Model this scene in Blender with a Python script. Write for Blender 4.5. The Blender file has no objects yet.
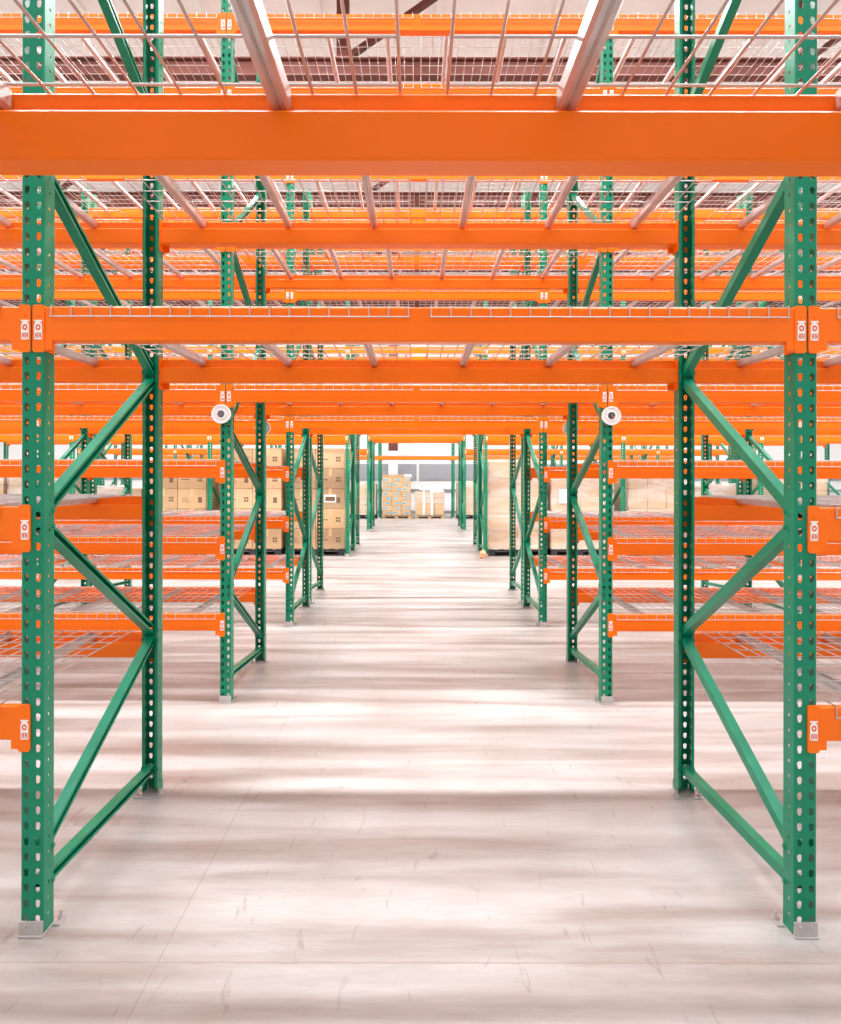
import bpy, bmesh, math, random
from mathutils import Vector, Matrix
random.seed(7)
S = bpy.context.scene
COL = S.collection

# ------------------------------------------------------------------ camera, light, exposure
CAM_H = 1.515
cd = bpy.data.cameras.new('camera'); cam = bpy.data.objects.new('camera', cd); COL.objects.link(cam)
cd.sensor_fit = 'VERTICAL'; cd.sensor_height = 24.0; cd.lens = 692 / 1024 * 24.0
cd.shift_x = 4 / 1024; cd.shift_y = -38 / 1024
cd.clip_start = 0.02; cd.clip_end = 200
cam.location = (0, 0, CAM_H)
cam.rotation_euler = (math.radians(90), math.radians(-0.09), 0)
S.camera = cam

S.view_settings.view_transform = 'Standard'
S.view_settings.look = 'None'
S.view_settings.gamma = 1.0
S.view_settings.use_curve_mapping = False
S.view_settings.exposure = 0.20

W = bpy.data.worlds.new('daylight'); S.world = W; W.use_nodes = True
W.node_tree.nodes['Background'].inputs[0].default_value = (0.94, 0.98, 1.0, 1)
W.node_tree.nodes['Background'].inputs[1].default_value = 0.8

ROOF_Z = 10.6
LAMP_Z = 9.3
LAMP_ROWS = [(-2.0, 85), (1.1, 80), (3.5, 460), (6.8, 320), (10.9, 400), (16.4, 360), (21.7, 300)]
LAMP_X = [-9.0, -3.0, 3.0, 9.0]

# ------------------------------------------------------------------ materials
def mat(name, rgb, rough=0.5, metal=0.0, noise=0.0, nscale=20.0, coat=0.0, bump=0.0, emit=None, stretch=(1, 1, 1), c2=None, alpha=None):
    m = bpy.data.materials.new(name); m.use_nodes = True
    nt = m.node_tree; b = nt.nodes['Principled BSDF']
    b.inputs['Base Color'].default_value = (*rgb, 1)
    b.inputs['Roughness'].default_value = rough
    b.inputs['Metallic'].default_value = metal
    if coat: b.inputs['Coat Weight'].default_value = coat; b.inputs['Coat Roughness'].default_value = 0.12
    if emit: b.inputs['Emission Color'].default_value = (*emit[0], 1); b.inputs['Emission Strength'].default_value = emit[1]
    if alpha is not None: b.inputs['Alpha'].default_value = alpha
    if noise or bump:
        tc = nt.nodes.new('ShaderNodeTexCoord'); mp = nt.nodes.new('ShaderNodeMapping'); n = nt.nodes.new('ShaderNodeTexNoise')
        mp.inputs['Scale'].default_value = stretch
        n.inputs['Scale'].default_value = nscale; n.inputs['Detail'].default_value = 5
        nt.links.new(tc.outputs['Object'], mp.inputs['Vector']); nt.links.new(mp.outputs['Vector'], n.inputs['Vector'])
        if noise:
            r = nt.nodes.new('ShaderNodeValToRGB')
            d = c2 if c2 else tuple(c * (1 - noise) for c in rgb)
            r.color_ramp.elements[0].position = 0.35; r.color_ramp.elements[0].color = (*d, 1)
            r.color_ramp.elements[1].position = 0.65; r.color_ramp.elements[1].color = (*rgb, 1)
            nt.links.new(n.outputs['Fac'], r.inputs['Fac']); nt.links.new(r.outputs['Color'], b.inputs['Base Color'])
        if bump:
            bp = nt.nodes.new('ShaderNodeBump'); bp.inputs['Strength'].default_value = bump; bp.inputs['Distance'].default_value = 0.01
            nt.links.new(n.outputs['Fac'], bp.inputs['Height']); nt.links.new(bp.outputs['Normal'], b.inputs['Normal'])
    return m

M = {}
M['orange'] = mat('orange_paint', (1.0, 0.175, 0.001), 0.30, noise=0.05, nscale=4)
M['orange'].node_tree.nodes['Principled BSDF'].inputs['Specular IOR Level'].default_value = 0.3
M['green'] = mat('green_paint', (0.0, 0.235, 0.122), 0.32, noise=0.12, nscale=6)
M['green'].node_tree.nodes['Principled BSDF'].inputs['Specular IOR Level'].default_value = 0.35
M['zinc'] = mat('galvanised_steel', (0.62, 0.58, 0.57), 0.36, metal=0.6, noise=0.14, nscale=18)
M['wire'] = mat('galvanised_wire', (0.52, 0.475, 0.46), 0.34, metal=0.55)
M['bolt'] = mat('bolt_steel', (0.5, 0.5, 0.5), 0.3, metal=0.9)
M['white'] = mat('white_plastic', (0.86, 0.85, 0.84), 0.4)
M['socket'] = mat('grey_socket', (0.16, 0.15, 0.15), 0.5)
M['mark'] = mat('label_print', (0.75, 0.09, 0.02), 0.5)
M['label'] = mat('label_white', (0.9, 0.86, 0.84), 0.5)
M['brownsteel'] = mat('red_oxide_steel', (0.135, 0.035, 0.022), 0.7, noise=0.2, nscale=3)
M['roof'] = mat('roof_liner', (0.92, 0.88, 0.86), 0.8, noise=0.05, nscale=2)
M['wall'] = mat('wall_panel', (0.78, 0.77, 0.76), 0.7, noise=0.04, nscale=1)
M['wallgrey'] = mat('grey_panel', (0.30, 0.31, 0.33), 0.6, noise=0.06, nscale=1)
M['wood'] = mat('pallet_wood', (0.50, 0.33, 0.18), 0.8, noise=0.3, nscale=8, stretch=(1, 6, 6))
M['blackplastic'] = mat('black_plastic', (0.025, 0.025, 0.028), 0.5)
M['blue'] = mat('blue_print', (0.10, 0.42, 0.62), 0.5)
M['ink'] = mat('box_ink', (0.16, 0.10, 0.06), 0.7)
M['tape'] = mat('packing_tape', (0.62, 0.42, 0.22), 0.3)
for i, c in enumerate([(0.58, 0.38, 0.20), (0.50, 0.33, 0.18), (0.62, 0.43, 0.25), (0.44, 0.30, 0.17)]):
    M['card%d' % i] = mat('cardboard_%s' % 'abcd'[i], c, 0.8, noise=0.10, nscale=9, stretch=(1, 1, 3))
M['paper'] = mat('brown_paper', (0.72, 0.40, 0.22), 0.8, noise=0.2, nscale=30)
M['lampwhite'] = mat('lamp_housing', (0.8, 0.8, 0.8), 0.4)
M['lampglow'] = mat('lamp_glow', (1, 1, 1), 0.4, emit=((0.97, 0.98, 1.0), 9.0))

def wrap_material():
    m = bpy.data.materials.new('stretch_wrap'); m.use_nodes = True
    nt = m.node_tree; b = nt.nodes['Principled BSDF']
    b.inputs['Base Color'].default_value = (0.92, 0.88, 0.84, 1); b.inputs['Roughness'].default_value = 0.18
    tc = nt.nodes.new('ShaderNodeTexCoord'); mp = nt.nodes.new('ShaderNodeMapping'); n = nt.nodes.new('ShaderNodeTexNoise')
    mp.inputs['Scale'].default_value = (1.0, 1.0, 3.5); mp.inputs['Rotation'].default_value = (0.0, 0.25, 0)
    n.inputs['Scale'].default_value = 1.6; n.inputs['Detail'].default_value = 3; n.inputs['Distortion'].default_value = 0.5
    r = nt.nodes.new('ShaderNodeMapRange'); r.inputs[1].default_value = 0.35; r.inputs[2].default_value = 0.75
    r.inputs[3].default_value = 0.10; r.inputs[4].default_value = 0.55
    bp = nt.nodes.new('ShaderNodeBump'); bp.inputs['Strength'].default_value = 0.3; bp.inputs['Distance'].default_value = 0.02
    L = nt.links.new
    L(tc.outputs['Object'], mp.inputs['Vector']); L(mp.outputs['Vector'], n.inputs['Vector'])
    L(n.outputs['Fac'], r.inputs[0]); L(r.outputs[0], b.inputs['Alpha'])
    L(n.outputs['Fac'], bp.inputs['Height']); L(bp.outputs['Normal'], b.inputs['Normal'])
    return m
M['wrap'] = wrap_material()

def floor_material():
    m = bpy.data.materials.new('polished_concrete'); m.use_nodes = True
    nt = m.node_tree; b = nt.nodes['Principled BSDF']; L = nt.links.new
    tc = nt.nodes.new('ShaderNodeTexCoord')
    def noise(scale, stretch, detail=6, dist=0.0):
        mp = nt.nodes.new('ShaderNodeMapping'); mp.inputs['Scale'].default_value = stretch
        n = nt.nodes.new('ShaderNodeTexNoise'); n.inputs['Scale'].default_value = scale; n.inputs['Detail'].default_value = detail
        n.inputs['Distortion'].default_value = dist
        L(tc.outputs['Object'], mp.inputs['Vector']); L(mp.outputs['Vector'], n.inputs['Vector']); return n
    def ramp(src, p0, c0, p1, c1):
        r = nt.nodes.new('ShaderNodeValToRGB'); r.color_ramp.elements[0].position = p0; r.color_ramp.elements[0].color = (*c0, 1)
        r.color_ramp.elements[1].position = p1; r.color_ramp.elements[1].color = (*c1, 1); L(src, r.inputs['Fac']); return r
    def mix(a, bb, fac=1.0, mode='MULTIPLY'):
        x = nt.nodes.new('ShaderNodeMix'); x.data_type = 'RGBA'; x.blend_type = mode; x.inputs[0].default_value = fac
        L(a, x.inputs[6]); L(bb, x.inputs[7]); return x.outputs[2]
    base = ramp(noise(1.2, (1, 1, 1), 8, 0.4).outputs['Fac'], 0.3, (0.40, 0.365, 0.345), 0.7, (0.52, 0.505, 0.495))
    streak_shade = ramp(noise(1.6, (0.35, 3.2, 1), 6, 0.3).outputs['Fac'], 0.30, (0.60, 0.50, 0.455), 0.58, (1, 1, 1))  # brown streaks: floor dirt, deepened to paint in the racks' shadow bands
    fine = ramp(noise(30, (0.35, 2.4, 1), 4).outputs['Fac'], 0.3, (0.93, 0.92, 0.91), 0.6, (1, 1, 1))
    scuff = ramp(noise(9, (2.5, 0.6, 1), 9, 1.2).outputs['Fac'], 0.27, (0.70, 0.63, 0.60), 0.36, (1, 1, 1))
    c = mix(base.outputs['Color'], streak_shade.outputs['Color'], 1.0)
    c = mix(c, fine.outputs['Color'], 1.0)
    c = mix(c, scuff.outputs['Color'], 0.7)
    # sawn joints at x = -0.80 and y = 2.14 (plus a repeat each 7.3 m down the hall), slightly ragged
    sx = nt.nodes.new('ShaderNodeSeparateXYZ'); L(tc.outputs['Object'], sx.inputs[0])
    rag = noise(14, (1, 1, 1), 4)
    def math_(op, a, b2, c3=None):
        n = nt.nodes.new('ShaderNodeMath'); n.operation = op
        for i, v in enumerate([a, b2, c3]):
            if v is None: continue
            if isinstance(v, (int, float)): n.inputs[i].default_value = v
            else: L(v, n.inputs[i])
        return n.outputs[0]
    off = math_('MULTIPLY', math_('SUBTRACT', rag.outputs['Fac'], 0.5), 0.012)
    def line(coord, pos, half, period=None):
        d = math_('SUBTRACT', coord, pos)
        if period: d = math_('SUBTRACT', math_('PINGPONG', math_('ADD', d, 0.0), period / 2), 0.0)
        d = math_('ABSOLUTE', math_('ADD', d, off), 0)
        return math_('LESS_THAN', d, math_('MULTIPLY', rag.outputs['Fac'], half * 2))
    j = math_('MAXIMUM', line(sx.outputs['X'], -0.80, 0.0025), line(sx.outputs['Y'], 2.145, 0.004))
    j = math_('MAXIMUM', j, line(sx.outputs['Y'], 17.9, 0.02))
    dark = nt.nodes.new('ShaderNodeMix'); dark.data_type = 'RGBA'
    L(math_('MULTIPLY', j, 0.4), dark.inputs[0]); L(c, dark.inputs[6]); dark.inputs[7].default_value = (0.25, 0.16, 0.12, 1)
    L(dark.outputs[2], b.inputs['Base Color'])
    rr = nt.nodes.new('ShaderNodeMapRange'); rr.inputs[3].default_value = 0.28; rr.inputs[4].default_value = 0.5
    L(noise(3, (0.4, 2, 1)).outputs['Fac'], rr.inputs[0]); L(rr.outputs[0], b.inputs['Roughness'])
    return m
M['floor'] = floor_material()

# ------------------------------------------------------------------ mesh helpers
class MB:
    def __init__(s): s.v = []; s.f = []; s.mi = []
    def add(s, vs, fs, mi=0):
        o = len(s.v); s.v += [tuple(v) for v in vs]; s.f += [tuple(i + o for i in f) for f in fs]; s.mi += [mi] * len(fs)
    def box(s, x0, x1, y0, y1, z0, z1, mi=0):
        s.add([(x0, y0, z0), (x1, y0, z0), (x1, y1, z0), (x0, y1, z0), (x0, y0, z1), (x1, y0, z1), (x1, y1, z1), (x0, y1, z1)],
              [(0, 3, 2, 1), (4, 5, 6, 7), (0, 1, 5, 4), (1, 2, 6, 5), (2, 3, 7, 6), (3, 0, 4, 7)], mi)
    def cbox(s, x0, x1, y0, y1, z0, z1, c, mi=0):
        # box with chamfered vertical and horizontal edges
        b = bmesh.new(); bmesh.ops.create_cube(b, size=1)
        for v in b.verts:
            v.co = Vector(((x0 + x1) / 2 + v.co.x * (x1 - x0), (y0 + y1) / 2 + v.co.y * (y1 - y0), (z0 + z1) / 2 + v.co.z * (z1 - z0)))
        bmesh.ops.bevel(b, geom=b.edges[:], offset=c, segments=2, affect='EDGES', profile=0.5)
        s.addbm(b, mi)
    def addbm(s, b, mi=0):
        b.verts.index_update()
        s.add([v.co[:] for v in b.verts], [[v.index for v in f.verts] for f in b.faces], mi); b.free()
    def prism(s, pts, p0, p1, up=(0, 0, 1), mi=0, closed=True, caps=True):
        # pts: (u, w) profile swept from p0 to p1
        p0 = Vector(p0); p1 = Vector(p1); d = (p1 - p0).normalized(); up = Vector(up)
        u = d.cross(up).normalized(); w = u.cross(d).normalized()
        n = len(pts); vs = [p0 + u * a + w * b for a, b in pts] + [p1 + u * a + w * b for a, b in pts]
        fs = [(i, (i + 1) % n, n + (i + 1) % n, n + i) for i in range(n if closed else n - 1)]
        if caps and closed: fs += [tuple(range(n - 1, -1, -1)), tuple(range(n, 2 * n))]
        s.add(vs, fs, mi)
    def wire(s, p0, p1, r, n=6, mi=0):
        d = (Vector(p1) - Vector(p0)).normalized()
        up = (0, 0, 1) if abs(d.z) < 0.9 else (1, 0, 0)
        s.prism([(r * math.cos(2 * math.pi * k / n), r * math.sin(2 * math.pi * k / n)) for k in range(n)], p0, p1, up, mi)
    def mesh(s, name, mats, smooth=False):
        me = bpy.data.meshes.new(name); me.from_pydata(s.v, [], s.f)
        for m in mats: me.materials.append(m)
        me.polygons.foreach_set('material_index', s.mi)
        b = bmesh.new(); b.from_mesh(me); bmesh.ops.recalc_face_normals(b, faces=b.faces[:]); b.to_mesh(me); b.free()
        if smooth:
            me.polygons.foreach_set('use_smooth', [True] * len(me.polygons))
            me.set_sharp_from_angle(angle=math.radians(35))
        me.update(); return me

def obj(name, me, parent=None, loc=(0, 0, 0), rot=(0, 0, 0)):
    o = bpy.data.objects.new(name, me); COL.objects.link(o)
    if parent: o.parent = parent
    o.location = loc; o.rotation_euler = rot; return o
def tag(o, label, cat, group=None, kind=None):
    if label: o['label'] = label
    if cat: o['category'] = cat
    if group: o['group'] = group
    o['kind'] = kind or 'thing'
    return o
def struct(name, mb, m, label=None, smooth=False):
    o = obj(name, mb.mesh(name, [m], smooth)); o['kind'] = 'structure'
    if label: o['label'] = label
    return o

# ------------------------------------------------------------------ the hall
WX = 17.0; YB = -4.0; YW = 26.6
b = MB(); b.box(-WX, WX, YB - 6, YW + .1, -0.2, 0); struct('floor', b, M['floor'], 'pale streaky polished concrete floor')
b = MB(); b.box(-WX, WX, YB - 3, YW + .2, ROOF_Z, ROOF_Z + .15); struct('ceiling', b, M['roof'], 'pale pinkish white roof lining')
b = MB(); b.box(-WX, WX, YW, YW + .2, 0, ROOF_Z); struct('wall_back', b, M['wall'], 'white end wall of the hall')
b = MB(); b.box(-WX - .2, -WX, YB, YW + .2, 0, ROOF_Z); struct('wall_left', b, M['wall'])
b = MB(); b.box(WX, WX + .2, YB, YW + .2, 0, ROOF_Z); struct('wall_right', b, M['wall'])
b = MB()
for k in range(8):
    x0 = -WX + 0.3 + k * 4.2
    b.box(x0, x0 + 4.1, YW - .04, YW, 1.28, 1.90)
struct('trim_1', b, M['wallgrey'], 'grey panel band along the white end wall')
b = MB(); b.box(-WX, WX, YW - .07, YW, 0.86, 0.94); b.box(-WX, WX, YW - .05, YW, 0.0, 0.10); struct('trim_2', b, M['wallgrey'], 'thin dark rails along the end wall')
b = MB(); b.box(-WX, WX, YW - .15, YW, 7.9, 8.15); struct('trim_3', b, M['brownsteel'], 'red brown girt high on the end wall')
# roof trusses: bottom chord, top chord, posts and diagonals as one steel frame each
for n, ty in enumerate([6.6, 12.6, 18.6, 24.6]):
    b = MB(); zb = 9.05; zt = ROOF_Z - .02
    b.box(-WX, WX, ty - .10, ty + .10, zb - .33, zb - .30); b.box(-WX, WX, ty - .10, ty + .10, zb - .03, zb); b.box(-WX, WX, ty - .015, ty + .015, zb - .30, zb - .03)
    b.box(-WX, WX, ty - .08, ty + .08, zt - .12, zt)
    for k in range(-8, 9):
        px = -1.35 + k * 2.1
        if abs(px) > WX - .2: continue
        if k % 4: continue
        b.box(px - .11, px + .11, ty - .08, ty + .08, zb, zt)
        if px + 2.1 < WX:
            b.prism([(-.06, -.05), (.06, -.05), (.06, .05), (-.06, .05)], (px + .1, ty, zb + .05), (px + 2.0, ty, zt - .15))
    struct('trim_%d' % (n + 4), b, M['brownsteel'], 'red brown steel roof truss')
# purlins running down the hall
b = MB()
for k in range(-7, 8):
    b.box(k * 2.3 - .04 + .4, k * 2.3 + .04 + .4, YB, YW, ROOF_Z - .14, ROOF_Z)
struct('trim_8', b, M['roof'], 'pale purlins under the roof lining')
# steel column at the end wall: brown above, white below
b = MB()
for (x0, x1, y0, y1) in [(-1.04, -.70, 25.60, 25.63), (-1.04, -.70, 25.87, 25.90), (-.885, -.855, 25.63, 25.87)]:
    b.box(x0, x1, y0, y1, 0, 2.37)
c0 = obj('steel_column', b.mesh('column_lower', [M['wall']]))
tag(c0, 'steel column before the end wall, white below and red brown above', 'column')
b = MB()
for (x0, x1, y0, y1) in [(-1.04, -.70, 25.60, 25.63), (-1.04, -.70, 25.87, 25.90), (-.885, -.855, 25.63, 25.87)]:
    b.box(x0, x1, y0, y1, 2.37, ROOF_Z)
obj('upper_section', b.mesh('column_upper', [M['brownsteel']]), c0)

# ------------------------------------------------------------------ rack parts
PITCH = 0.0508; HPOST = 4.75; PW = 0.074; PD = 0.066
HALF = 1.219; BAY = 2.438 + 0.076; DEPTH = 1.067

def ring_cell(b, org, U, V, w, h, hole, sh=0.0):
    # a rectangle w x h (centred on org) with an 8 point hole
    outer = [(-w / 2, -h / 2), (0, -h / 2), (w / 2, -h / 2), (w / 2, 0), (w / 2, h / 2), (0, h / 2), (-w / 2, h / 2), (-w / 2, 0)]
    P = lambda u, v: org + U * u + V * v
    vs = [P(*p) for p in outer] + [P(p[0] + sh, p[1]) for p in hole]
    b.add(vs, [(i, (i + 1) % 8, 8 + (i + 1) % 8, 8 + i) for i in range(8)])
TEAR = [(-.0055, -.0125), (0, -.0145), (.0055, -.0125), (.0082, 0.000), (.0080, .0085), (0, .0130), (-.0080, .0085), (-.0082, 0.000)]
ROUND = [(.0058 * math.cos(math.radians(225 + 45 * k)), .0058 * math.sin(math.radians(225 + 45 * k))) for k in range(8)]
def post_mesh(thick):
    b = MB(); n = int((HPOST) / PITCH); Z = Vector((0, 0, 1)); X = Vector((1, 0, 0)); Y = Vector((0, 1, 0))
    z0 = HPOST - n * PITCH; w2 = PW / 2; ch = .004
    for k in range(n):
        zc = z0 + (k + .5) * PITCH
        for sx in (-1, 1):
            ring_cell(b, Vector((sx * (w2 - ch) / 2, 0, zc)), X, Z, w2 - ch, PITCH, TEAR, sx * .0025)
            ring_cell(b, Vector((sx * w2, ch + (PD - ch) / 2, zc)), Y, Z, PD - ch, PITCH, ROUND)
    for sx in (-1, 1):
        b.add([(sx * (w2 - ch), 0, z0), (sx * w2, ch, z0), (sx * w2, ch, HPOST), (sx * (w2 - ch), 0, HPOST)], [(0, 1, 2, 3)])
        b.add([(sx * w2, PD, z0), (sx * (w2 - .013), PD, z0), (sx * (w2 - .013), PD, HPOST), (sx * w2, PD, HPOST)], [(0, 1, 2, 3)])
        b.add([(sx * w2, ch, 0), (sx * w2, PD, 0), (sx * w2, PD, z0), (sx * w2, ch, z0)], [(0, 1, 2, 3)])
    b.add([(-w2 + ch, 0, 0), (w2 - ch, 0, 0), (w2 - ch, 0, z0), (-w2 + ch, 0, z0)], [(0, 1, 2, 3)])
    me = bpy.data.meshes.new('post'); me.from_pydata(b.v, [], b.f); me.materials.append(M['green'])
    q = bmesh.new(); q.from_mesh(me); bmesh.ops.remove_doubles(q, verts=q.verts[:], dist=.0003); bmesh.ops.recalc_face_normals(q, faces=q.faces[:])
    q.to_mesh(me); q.free()
    if thick:   # give the sheet its real thickness once, then share the mesh
        t = bpy.data.objects.new('tmp', me); COL.objects.link(t)
        sm = t.modifiers.new('s', 'SOLIDIFY'); sm.thickness = .0022; sm.offset = -1
        dg = bpy.context.evaluated_depsgraph_get(); dg.update()
        me2 = bpy.data.meshes.new_from_object(t.evaluated_get(dg)); bpy.data.objects.remove(t); me2.name = 'post'; return me2
    return me
POST = post_mesh(True); POST_FAR = post_mesh(False)

def foot_mesh():
    b = MB()
    b.cbox(-.040, .040, -.012, .110, 0, .007, .0015)             # base plate
    b.cbox(-.066, .066, .050, .104, .0005, .0065, .0015)         # anchor ears
    b.cbox(-.0385, .0385, -.006, -.0005, .004, .052, .001)       # upturned lip on the face
    for x in (-.018, .018): b.wire((x, -.012, .034), (x, -.005, .034), .007, 6)
    for x, y in ((.053, .085), (-.053, .085)):
        b.wire((x, y, .006), (x, y, .016), .010, 6); b.wire((x, y, .016), (x, y, .034), .005, 8)
    return b.mesh('foot_plate', [M['zinc']])
FOOT = foot_mesh()

CH = [(-.019, -.019), (.019, -.019), (.019, .019), (-.019, .019), (-.019, .009), (-.0165, .009), (-.0165, .0165), (.0165, .0165), (.0165, -.0165), (-.0165, -.0165), (-.0165, -.009), (-.019, -.009)]
def brace_mesh(p0, p1):
    b = MB(); p0 = Vector((0, *p0)); p1 = Vector((0, *p1))
    d = (p1 - p0).normalized()
    # profile axes: u = across the frame (x), w = in the frame plane; slot opens to +x
    pts = [(-a, c) for a, c in CH]
    u = d.cross(Vector((1, 0, 0))).normalized()
    n = len(pts); X = Vector((1, 0, 0))
    vs = [p0 + X * a + u * c for a, c in pts] + [p1 + X * a + u * c for a, c in pts]
    fs = [(i, (i + 1) % n, n + (i + 1) % n, n + i) for i in range(n)]
    b.add(vs, fs)
    for p, q in ((p0, d), (p1, -d)):
        c = p + q * .012
        b.wire((-.0385, c.y, c.z), (.0385, c.y, c.z), .005, 6); b.wire((-0 + .0372, c.y, c.z), (.0405, c.y, c.z), .009, 6); b.wire((-.0405, c.y, c.z), (-.0372, c.y, c.z), .009, 6)
    return b.mesh('brace', [M['green']])
YF, YR = .050, DEPTH - .050
def brace_set(kind):
    segs = []
    if kind == 'A':
        fr = [.24, 1.365, 2.56, 3.64]; rr = [.75, 1.97, 3.18, 4.38]
        segs.append(((YF, .15), (YR, .12)))
        for i in range(4):
            segs.append(((YF, fr[i] + .02), (YR, rr[i] - .015)))
            if i < 3: segs.append(((YR, rr[i] + .02), (YF, fr[i + 1] - .02)))
    else:
        rr = [.19, 1.35, 2.55, 3.78]; fr = [.75, 1.84, 3.1, 4.35]
        segs.append(((YF, .17), (YR, .10)))
        for i in range(4):
            segs.append(((YR, rr[i] + .02), (YF, fr[i] - .015)))
            if i < 3: segs.append(((YF, fr[i] + .02), (YR, rr[i + 1] - .02)))
    return [brace_mesh(a, c) for a, c in segs]
BR = {'A': brace_set('A'), 'B': brace_set('B')}

# stepped rack beam; local origin: middle of the bay, plane of the post face, top of the beam; +y goes into the rack
def beam_mesh(hh):
    b = MB(); y0 = -.004; st = .040; w1 = .028; w2 = .058; r = .004
    prof = [(y0, -hh + r), (y0, -r), (y0 + r, 0), (y0 + w1 - r, 0), (y0 + w1, -r), (y0 + w1, -st + .002), (y0 + w1 + .002, -st), (y0 + w2 - r, -st), (y0 + w2, -st - r), (y0 + w2, -hh + r), (y0 + w2 - r, -hh), (y0 + r, -hh)]
    n = len(prof)
    vs = [(-HALF + .002, y, z) for y, z in prof] + [(HALF - .002, y, z) for y, z in prof]
    b.add(vs, [(i, (i + 1) % n, n + (i + 1) % n, n + i) for i in range(n)] + [tuple(range(n)), tuple(range(2 * n - 1, n - 1, -1))])
    return b.mesh('rack_beam', [M['orange']])
BEAM = beam_mesh(.112)
def plate_mesh(s):
    b = MB(); x0 = HALF - .004
    # L bracket: rounded plate on the post face + leg down the beam end
    pts = []; xa, xb, za, zb, r = x0, HALF + .0345, -.149, .006, .009
    for cx, cz, a0 in ((xb - r, zb - r, 0), (xa + r, zb - r, 90), (xa + r, za + r, 180), (xb - r, za + r, 270)):
        for k in range(5):
            a = math.radians(a0 + k * 22.5); pts.append((cx + r * math.cos(a), cz + r * math.sin(a)))
    n = len(pts)
    vs = [(s * x, -.0075, z) for x, z in pts] + [(s * x, -.0008, z) for x, z in pts]
    b.add(vs, [(i, (i + 1) % n, n + (i + 1) % n, n + i) for i in range(n)] + [tuple(range(n)), tuple(range(2 * n - 1, n - 1, -1))])
    xs = sorted((s * (HALF - .003), s * (HALF - .0005))); b.box(xs[0], xs[1], -.004, .062, -.145, .003)
    # locking pin above the label
    b.wire((s * (HALF + .017), -.0075, -.030), (s * (HALF + .017), -.011, -.030), .003, 8)
    # lower return flange by the beam bottom
    xs = sorted((s * (HALF - .028), s * (HALF - .003))); b.box(xs[0], xs[1], -.0055, .0, -.140, -.108)
    return b.mesh('end_plate', [M['orange']])
PLATE = {1: plate_mesh(1), -1: plate_mesh(-1)}
def label_mesh():
    # a white lock shaped tag with a printed ring and two small glyphs; origin in its middle, faces -y
    b = MB(); pts = [(-.0085, -.034), (.0115, -.034), (.0135, -.032), (.0135, .012), (.010, .021), (.0055, .0245), (.0135, .0245), (.0135, .030), (-.0115, .030), (-.0115, .0245), (-.0035, .0245), (-.0085, .021), (-.0115, .012), (-.0115, -.032)]
    n = len(pts); vs = [(x, -.0012, z) for x, z in pts] + [(x, 0, z) for x, z in pts]
    b.add(vs, [(i, (i + 1) % n, n + (i + 1) % n, n + i) for i in range(n)] + [tuple(range(n)), tuple(range(2 * n - 1, n - 1, -1))])
    c = (.001, .006); m = 16
    vs = []
    for ri in (.0045, .0098):
        for k in range(m):
            a = 2 * math.pi * k / m; vs.append((c[0] + ri * .85 * math.cos(a), -.0016, c[1] + ri * math.sin(a)))
    b.add(vs, [(k, (k + 1) % m, m + (k + 1) % m, m + k) for k in range(m)], 1)
    for x0 in (-.008, .003):
        b.box(x0, x0 + .0026, -.0017, -.001, -.029, -.013, 1); b.box(x0 + .0052, x0 + .0078, -.0017, -.001, -.029, -.013, 1)
        b.box(x0, x0 + .0078, -.0017, -.001, -.022, -.0195, 1)
    b.box(-.008, .0108, -.0017, -.001, -.0145, -.0125, 1)
    return b.mesh('safety_label', [M['label'], M['mark']])
LABEL = label_mesh()

# wire deck: origin centre of the deck, front plane of the rack row, level of the beam top
DW = 1.166
def deck_mesh(n):
    b = MB(); r = .0023; nx = 19; ny = 10; y0 = -.0075; y1 = DEPTH + .0075
    for i in range(nx):
        x = -DW / 2 + DW * i / (nx - 1)
        b.wire((x, y0, r + .0008), (x, y1, r + .0008), r, n)
        b.wire((x, y0, r + .002), (x, y0, -.036), r, n); b.wire((x, y1, r + .002), (x, y1, -.036), r, n)
    for k in range(ny):
        y = .030 + (DEPTH - .06) * k / (ny - 1)
        b.wire((-DW / 2 - .003, y, 3 * r + .001), (DW / 2 + .003, y, 3 * r + .001), r, n)
    for y in (y0 - 1.6 * r, y1 + 1.6 * r):
        b.wire((-DW / 2 - .003, y, -.033), (DW / 2 + .003, y, -.033), r, n)
    return b.mesh('wire_deck', [M['wire']])
DECK = {4: deck_mesh(4), 6: deck_mesh(6)}
def support_mesh():
    b = MB(); y0, y1 = .027, DEPTH - .027
    # inverted channel: flat flanges, two walls and a pressed bottom groove
    pr = [(-.018, 0), (-.018, -.030), (-.012, -.037), (-.004, -.037), (0, -.033), (.004, -.037), (.012, -.037), (.018, -.030), (.018, 0),
          (.0155, 0), (.0155, -.029), (.011, -.0345), (.005, -.0345), (0, -.0305), (-.005, -.0345), (-.011, -.0345), (-.0155, -.029), (-.0155, 0)]
    pr = [(x * .82, z * .86) for x, z in pr]
    n = len(pr); vs = [(x, y0, z) for x, z in pr] + [(x, y1, z) for x, z in pr]
    b.add(vs, [(i, (i + 1) % n, n + (i + 1) % n, n + i) for i in range(n)])
    m = n // 2; q = [(0, 0, 0)]
    for y in (y0, y1):
        o = [(x, y, z) for x, z in pr[:m]]; b.add(o, [tuple(range(m))])
    return b.mesh('support_channel', [M['zinc']])
SUP = support_mesh()

ORD = ['overhead', 'first', 'second', 'third', 'fourth', 'fifth', 'sixth', 'seventh', 'eighth', 'ninth']
LVW = ['lowest', 'second', 'third', 'fourth', 'fifth', 'sixth', 'topmost']
def bay_words(k):
    if k == 0: return 'over aisle'
    return '%s bay %s' % (ORD[abs(k)], 'left' if k < 0 else 'right')

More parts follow.
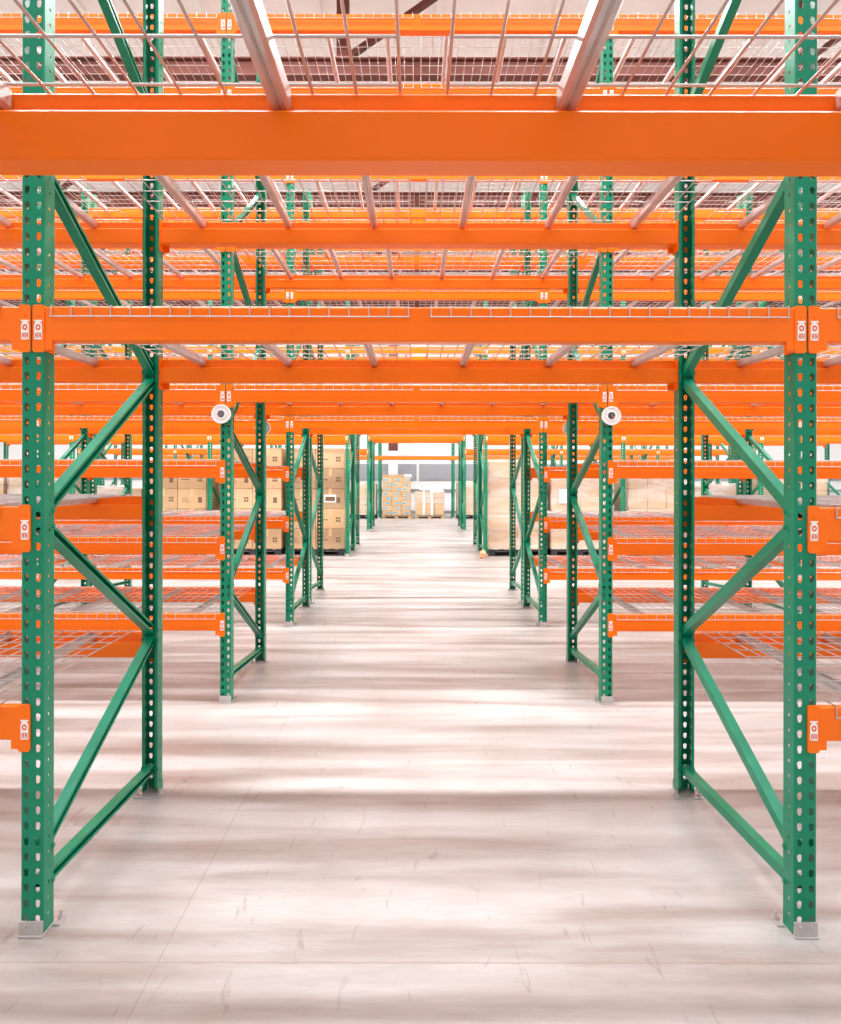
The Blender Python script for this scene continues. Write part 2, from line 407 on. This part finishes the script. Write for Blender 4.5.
# the first row is set a little wider than the others, to its right
def shift(row, k, frame_=False):
    if row == 1: return 0.0 if k < 0 else (.018 if k > 0 else .009)
    return 0.0
def frame(row, k, yf, kind, far):
    # k = ... -2, -1, 1, 2 ...: k-th upright line left or right of the aisle
    x = (1 if k > 0 else -1) * ((abs(k) - 1) * BAY + HALF + .038)
    e = obj('upright_frame', None, None, (x + shift(row, k), yf, 0))
    tag(e, 'green perforated upright frame of %s rack row, %s frame %s of the aisle' % (ORD[row], ORD[abs(k)], 'left' if k < 0 else 'right'),
        'rack upright', 'upright frames of the %s rack row' % ORD[row])
    pm = POST_FAR if far else POST
    obj('post', pm, e, (0, 0, .006)); obj('post', pm, e, (0, DEPTH, .006), (0, 0, math.pi))
    for m in BR[kind]: obj('brace', m, e)
    obj('foot_plate', FOOT, e); obj('foot_plate', FOOT, e, (0, DEPTH, 0), (0, 0, math.pi))

def beam(row, k, yf, z, back, lv, top, me=None, plates=True):
    y = yf + DEPTH if back else yf
    o = obj('rack_beam', me or BEAM, None, (k * BAY + shift(row, k), y, z), (0, 0, math.pi if back else 0))
    if row == 1 and k == 0: o.scale = (1.0074, 1, 1)
    tag(o, 'orange beam, %s level of %s rack row, %s, %s side' % (lv, ORD[row], bay_words(k), 'far' if back else 'near'),
        'rack beam', 'orange beams of the %s rack row' % ORD[row])
    for s in (-1, 1):
        p = obj('end_plate', PLATE[s], o)
        if row < 8: obj('safety_label', LABEL, p, (s * (HALF + .0165), -.0076, -.074), )['label'] = 'white tag with orange print'
    return o
def decks(row, k, yf, z, lv, fine):
    for s in (-1, 1):
        o = obj('wire_deck', DECK[6 if fine else 4], None, ((.012 if row == 0 else 0) + s * (.008 if row in (0, 1) else 0) + ((-.05 if k < 0 else .04) if row == 1 and k and s * k < 0 else 0) + k * BAY + shift(row, k) + s * (HALF / 2 + .001) + random.uniform(-.004, .004), yf, z + .0))
        side = ('left' if s < 0 else 'right') if k == 0 else ('inner' if s * k < 0 else 'outer')
        tag(o, 'wire deck, %s level of %s rack row, %s, %s half' % (lv, ORD[row], bay_words(k), side),
            'wire deck', 'wire decks of the %s rack row' % ORD[row])
        for dx in (-.409, 0, .409): obj('support_channel', SUP, o, (dx, 0, 0))

# row: front plane y, frame kind, last bay to each side, side levels, aisle levels (heights of the beam tops)
ROWS = [
    (0, 1.040 - DEPTH, 'B', 0, [], [2.075, 2.72]),
    (1, 2.265, 'A', 1, [.755, 1.407, 2.060, 2.718], [2.060, 2.718]),
    (2, 4.560, 'B', 1, [.592, 1.095, 1.600, 2.100, 3.125, 4.085, 4.545], [2.100, 3.125, 4.085, 4.545]),
    (3, 6.850, 'A', 2, [.580, 1.085, 1.585, 2.078, 3.355, 4.010, 4.540], [2.078, 3.355, 4.010, 4.540]),
    (4, 8.020, 'B', 2, [2.300, 3.355, 4.010, 4.540], [2.300, 3.355, 4.010, 4.540]),
    (5, 12.60, 'A', 3, [2.245, 3.83], [2.47, 3.83]),
    (6, 13.80, 'B', 3, [2.245, 3.83], [2.47, 3.83]),
    (7, 18.00, 'A', 3, [2.165], [2.53]),
    (8, 19.20, 'B', 3, [2.165], [2.53]),
    (9, 23.30, 'A', 3, [2.120], [2.120]),
]
for row, yf, kind, nb, side, aisle in ROWS:
    for k in range(1, nb + 2):
        for s in (-1, 1): frame(row, s * k, yf, kind, row >= 5)
    for k in range(-nb, nb + 1):
        lev = aisle if k == 0 else side
        for i, z in enumerate(lev):
            lv = 'topmost' if i == len(lev) - 1 and len(lev) > 1 else (LVW[i] if len(lev) > 1 else 'only')
            for back in (False, True): beam(row, k, yf, z, back, lv, None)
            decks(row, k, yf, z, lv, row <= 2)

# ------------------------------------------------------------------ white flanged wheels on the second row's posts
def wheel(x, y, z, label, sub):
    b = MB()
    def disc(r0, r1, y0, y1, n=28, mi=0):
        vs = []
        for r, yy in ((r0, y0), (r1, y0), (r1, y1), (r0, y1)):
            for k in range(n):
                a = 2 * math.pi * k / n; vs.append((r * math.cos(a), yy, r * math.sin(a)))
        b.add(vs, [(q * n + k, q * n + (k + 1) % n, ((q + 1) % 4) * n + (k + 1) % n, ((q + 1) % 4) * n + k) for q in range(4) for k in range(n)], mi)
    disc(.052, .062, -.046, -.034); disc(.030, .054, -.040, -.036); disc(.024, .034, -.047, -.004); disc(.030, .056, -.010, -.002)
    o = obj('reel', b.mesh('reel', [M['white']], True), None, (x, y, z)); tag(o, label, 'reel', 'white reels on the rack posts')
    h = MB(); vs = []
    n = 6
    for yy in (-.045, -.006):
        for k in range(n): vs.append((sub * math.cos(2 * math.pi * k / n), yy, sub * math.sin(2 * math.pi * k / n)))
    h.add(vs, [(k, (k + 1) % n, n + (k + 1) % n, n + k) for k in range(n)] + [tuple(range(n)), tuple(range(2 * n - 1, n - 1, -1))])
    h.wire((0, -.050, 0), (0, -.044, 0), sub * .35, 8)
    ob = obj('hub', h.mesh('hub', [M['socket']]), o); ob['label'] = 'grey hexagonal hub'
wheel(-1.276, 4.556, 1.905, 'white flanged reel on the near post of second rack row, left of aisle', .0245)
wheel(1.272, 4.556, 1.897, 'white flanged reel on the near post of second rack row, right of aisle', .013)
wheel(-1.257, 5.690, 1.89, 'white reel behind the far post of second rack row, left of aisle', .0245)
wheel(1.257, 5.690, 1.89, 'white reel behind the far post of second rack row, right of aisle', .0245)

# ------------------------------------------------------------------ pallets, cartons, wrapped loads
def pallet_mesh(w, d, m, name='pallet'):
    b = MB(); h = .13
    for i in range(6):
        x0 = -w / 2 + i * (w - .10) / 5
        b.box(x0, x0 + .10, -d / 2, d / 2, h - .02, h)
    for j in (-1, 0, 1):
        y = j * (d / 2 - .05)
        b.box(-w / 2, w / 2, y - .045, y + .045, h - .04, h - .02)
        for i in (-1, 0, 1):
            x = i * (w / 2 - .06); b.box(x - .055, x + .055, y - .045, y + .045, .018, h - .04)
        b.box(-w / 2, w / 2, y - .045, y + .045, 0, .018)
    return b.mesh(name, [m])
PAL_B = pallet_mesh(1.08, .98, M['blackplastic']); PAL_W = pallet_mesh(1.0, .95, M['wood'])
def carton_mesh(w, d, h, m, style):
    b = MB(); b.cbox(-w / 2, w / 2, -d / 2, d / 2, 0, h, .006)
    b.box(-.028, .028, -d / 2 - .0012, d / 2 + .0012, h * .62, h + .0012, 1) if style != 'blue' else None
    f = -d / 2 - .0015
    if style == 'ink':
        for k in range(3): b.box(-w * .36, -w * (.05 + .05 * k), f, f + .001, h * (.30 + .10 * k), h * (.33 + .10 * k), 2)
        b.box(w * .22, w * .36, f, f + .001, h * .28, h * .56, 2)
    if style == 'grid':
        for k in range(2):
            for j in range(2): b.box(w * (.20 + .09 * k), w * (.27 + .09 * k), f, f + .001, h * (.34 + .14 * j), h * (.44 + .14 * j), 2)
        b.box(-w * .38, -w * .08, f, f + .001, h * .42, h * .47, 2)
    return b.mesh('carton', [m, M['tape'], M['ink']])
CART = {}
def carton(x, y, z, w, d, h, c, style, label, group, rz=0):
    key = (round(w, 3), round(d, 3), round(h, 3), c, style)
    if key not in CART: CART[key] = carton_mesh(w, d, h, M['card%d' % c], style)
    o = obj('carton', CART[key], None, (x, y, z), (0, 0, rz)); tag(o, label, 'box', group)
    return o
LAY = ['bottom', 'second', 'third', 'fourth', 'fifth', 'sixth', 'seventh', 'eighth', 'top']
def load(cx, y0, nx, ny, nz, w, d, h, where, pal=True, style='grid', skip=()):
    pw = nx * w; pd = ny * d
    if pal:
        p = obj('pallet', PAL_B, None, (cx, y0 + pd / 2, 0)); tag(p, 'low black pallet under the cartons %s' % where, 'pallet', 'pallets on the floor')
        p.scale = (pw / 1.08, pd / .98, 1)
    for k in range(nz):
        for j in range(ny):
            for i in range(nx):
                if (k, j, i) in skip: continue
                lab = '%s carton, %s layer, %s column, %s, %s' % ('brown', LAY[k] if k < nz - 1 or nz == 1 else 'top', ORD[i + 1], 'front' if j == 0 else 'back', where)
                o = carton(cx - pw / 2 + (i + .5) * w, y0 + (j + .5) * d, .13 + k * h, w - .008, d - .008, h - .004, random.choice([0, 1, 1, 2, 3]), style if (i + k) % 3 else 'ink', lab,
                           'brown cartons %s' % where, random.uniform(-.01, .01))
                if where.startswith('beside') and (k, j, i) == (2, 0, nx - 1):
                    q = MB(); q.box(-.11, .11, -.0045, -.003, -.07, .07, 0); q.box(-.09, .09, -.0055, -.0044, -.05, .035, 1)
                    obj('shipping_label', q.mesh('shipping_label', [M['label'], M['ink']]), o, (0, -(d - .008) / 2, h * .5))['label'] = 'white shipping label'
# left of the aisle, on the floor in the fifth row
load(-1.86, 12.78, 2, 2, 5, .53, .48, .372, 'beside the fifth row post')
load(-3.02, 12.74, 2, 2, 5, .53, .48, .372, 'one pallet farther from aisle')
load(-4.42, 12.80, 2, 2, 4, .53, .48, .372, 'in the second bay')

def wrapped(cx, y0, w, d, h, where, c, lumps=0, rows=4, cols=2):
    p = obj('pallet', PAL_B, None, (cx, y0 + d / 2, 0)); tag(p, 'black pallet under the wrapped load %s' % where, 'pallet', 'pallets on the floor'); p.scale = (w / 1.08, d / .98, 1)
    hh = h / rows
    b = MB()
    for k in range(rows):
        for i in range(cols):
            b.cbox(-w / 2 + i * w / cols + .003, -w / 2 + (i + 1) * w / cols - .003, -d / 2, d / 2, k * hh + .002, (k + 1) * hh - .002, .012)
    o = obj('wrapped_load', b.mesh('wrapped_load', [M['card%d' % c]]), None, (cx, y0 + d / 2, .13))
    tag(o, 'stretch wrapped pallet load of brown cartons %s' % where, 'pallet load', 'stretch wrapped pallet loads')
    q = bmesh.new(); bmesh.ops.create_cube(q, size=1)
    for v in q.verts: v.co = Vector((v.co.x * (w + .02), v.co.y * (d + .02), (v.co.z + .5) * (h + .012)))
    bmesh.ops.subdivide_edges(q, edges=q.edges[:], cuts=7, use_grid_fill=True)
    rnd = random.Random(int(abs(cx) * 100))
    for v in q.verts:
        n = v.normal if v.normal.length else Vector((0, 0, 1))
        v.co += Vector((n.x, n.y, 0)) * rnd.uniform(0, .018)
        if v.co.z > h: v.co.z += rnd.uniform(0, .03 + lumps)
        elif v.co.z < .03: v.co.z = 0.0
    m = MB(); m.addbm(q); obj('stretch_wrap', m.mesh('stretch_wrap', [M['wrap']], True), o)['label'] = 'clear plastic stretch wrap'
    return o
wrapped(1.86, 12.75, 1.06, .98, 1.62, 'beside the fifth row post', 2, .02, 5, 2)
wrapped(3.03, 12.78, 1.08, .98, 1.30, 'with white label, second from aisle', 2, .02, 4, 2)
wrapped(4.45, 12.80, 1.05, .98, 1.50, 'in second bay right of aisle', 0, .02, 4, 3)
wrapped(5.60, 12.85, .95, .95, 1.15, 'in the second bay right, outer pallet', 3, .03, 3, 2)
wrapped(7.10, 12.85, 1.05, .95, 1.45, 'in the third bay right of aisle', 2, .03, 4, 2)
wrapped(-5.62, 12.85, 1.0, .95, 1.10, 'in the second bay left, outer pallet', 3, .03, 3, 2)
wrapped(-7.05, 12.85, 1.05, .95, 1.55, 'in third bay left, inner pallet', 1, .02, 4, 2)
wrapped(-8.15, 12.85, .95, .95, 1.55, 'in third bay left, outer pallet', 0, .02, 4, 2)
wrapped(-1.90, 23.40, 1.05, .95, 1.05, 'by the ninth row post, left of aisle', 2, .02, 3, 3)
wrapped(1.92, 23.40, 1.05, .95, 1.10, 'by the ninth row post, right of aisle', 2, .02, 3, 3)
wrapped(-3.10, 23.40, 1.05, .95, 1.45, 'behind the left racks', 0, .02, 4, 2)
wrapped(3.10, 23.40, 1.05, .95, 1.45, 'behind the right racks', 0, .02, 4, 2)
q = MB(); q.box(-.10, .10, -.003, 0, -.13, .13)
q = q.mesh('paper_label', [M['label']]); lw = [o for o in COL.objects if o.get('label', '').endswith('second from aisle') and o.name.startswith('wrapped')][0]
obj('paper_label', q, lw, (-.30, -.515, .98))

# the two loads at the end of the aisle
p = obj('pallet', PAL_W, None, (-.67, 23.87, 0)); tag(p, 'wooden pallet under the cartons with blue ovals, end of aisle', 'pallet', 'pallets on the floor')
CW, CHH = .318, .158
q = MB(); vs = [(.075 * math.cos(2 * math.pi * k / 16), -.002, .030 * math.sin(2 * math.pi * k / 16)) for k in range(16)]
q.add(vs, [tuple(range(16))]); q.add([(x, 0, z) for x, _, z in vs], [tuple(range(15, -1, -1))]); q.add([*vs, *[(x, 0, z) for x, _, z in vs]], [(k, (k + 1) % 16, 16 + (k + 1) % 16, 16 + k) for k in range(16)])
OVAL = q.mesh('blue_oval', [M['blue']])
for k in range(8):
    for i in range(3):
        o = carton(-.67 + (i - 1) * CW + random.uniform(-.006, .006), 23.87, .13 + k * CHH, CW - .006, .94, CHH - .004, (0, 2, 0)[(i + k) % 3], 'blue',
                   'brown carton printed with blue oval, %s layer, %s column, end of aisle' % (LAY[k] if k < 7 else 'top', ORD[i + 1]), 'cartons with blue ovals at the end of the aisle')
        obj('blue_oval', OVAL, o, ((.05, -.06, .02)[(k + i) % 3], -.47, CHH * .5))['label'] = 'blue oval print'
o = carton(-.80, 23.87, .13 + 8 * CHH, .72, .9, .09, 1, 'plain', 'flat brown carton lying on top of the blue oval cartons', None)
b = MB(); b.cbox(-.13, .13, -.4, .4, 0, .11, .03); o = obj('folded_wrap', b.mesh('folded_wrap', [M['label']], True), None, (-.30, 23.87, .13 + 8 * CHH)); tag(o, 'folded white plastic sheet on top of the blue oval cartons', 'plastic sheet')
p = obj('pallet', PAL_W, None, (.45, 23.87, 0)); tag(p, 'wooden pallet under the low wrapped load, end of aisle', 'pallet', 'pallets on the floor')
b = MB()
for k in range(4):
    for i in range(3): b.cbox(-.49 + i * .327, -.49 + i * .327 + .320, -.46, .46, k * .195, k * .195 + .19, .012)
o = obj('wrapped_load', b.mesh('wrapped_load', [M['card2']]), None, (.45, 23.87, .13)); tag(o, 'low pallet load of cartons with white plastic bands, end of aisle', 'pallet load')
b = MB(); b.cbox(-.50, .50, -.475, .475, .35, .80, .02); obj('stretch_wrap', b.mesh('stretch_wrap', [M['wrap']]), o)['label'] = 'clear plastic stretch wrap'
b = MB()
for x in (-.20, .07): b.box(x - .035, x + .035, -.482, .482, 0, .81)
for x0, x1, z0, z1, dz in ((.0, .48, .72, .80, 0), (-.35, .1, .80, .86, 0)): b.cbox(x0, x1, -.44, .44, z0 + .03, z1 + .04, .02)
obj('white_band', b.mesh('white_band', [M['label']]), o)['label'] = 'white plastic banding and topsheet'

# crumpled brown paper by the fifth row's right post
q = bmesh.new(); bmesh.ops.create_icosphere(q, subdivisions=3, radius=.075); rnd = random.Random(3)
for v in q.verts: v.co = Vector((v.co.x * rnd.uniform(.6, 1.1), v.co.y * rnd.uniform(.6, 1), max(-.05, v.co.z * rnd.uniform(.9, 1.6))))
m = MB(); m.addbm(q); o = obj('crumpled_paper', m.mesh('crumpled_paper', [M['paper']]), None, (1.20, 12.47, .05)); tag(o, 'crumpled brown paper by the foot of fifth row post', 'paper scrap')

# ------------------------------------------------------------------ strip lamps hanging from the roof
for iy, (ly, LAMP_POWER) in enumerate(LAMP_ROWS):
    for ix, lx in enumerate(LAMP_X):
        if iy in (0, 1) and abs(lx) > 6: pass
        b = MB(); b.cbox(-2.4, 2.4, -.09, .09, 0, .09, .01)
        for x in (-1.9, 1.9): b.wire((x, 0, .08), (x, 0, ROOF_Z - LAMP_Z), .006, 6)
        o = obj('strip_lamp', b.mesh('strip_lamp', [M['lampwhite']]), None, (lx, ly, LAMP_Z))
        tag(o, 'long white strip lamp, %s lamp line from camera, %s from the side wall' % (ORD[iy + 1], ORD[ix + 1]), 'ceiling lamp', 'strip lamps under the roof')
        g = MB(); g.cbox(-2.35, 2.35, -.07, .07, -.03, 0, .008); obj('tube', g.mesh('tube', [M['lampglow']]), o)['label'] = 'glowing white tube'
        ld = bpy.data.lights.new('lamp_light', 'AREA'); ld.shape = 'RECTANGLE'; ld.size = 4.7; ld.size_y = .25; ld.energy = LAMP_POWER; ld.color = (.97, .98, 1.0)
        lo = bpy.data.objects.new('lamp_light', ld); COL.objects.link(lo); lo.parent = o; lo.location = (0, 0, -.035)
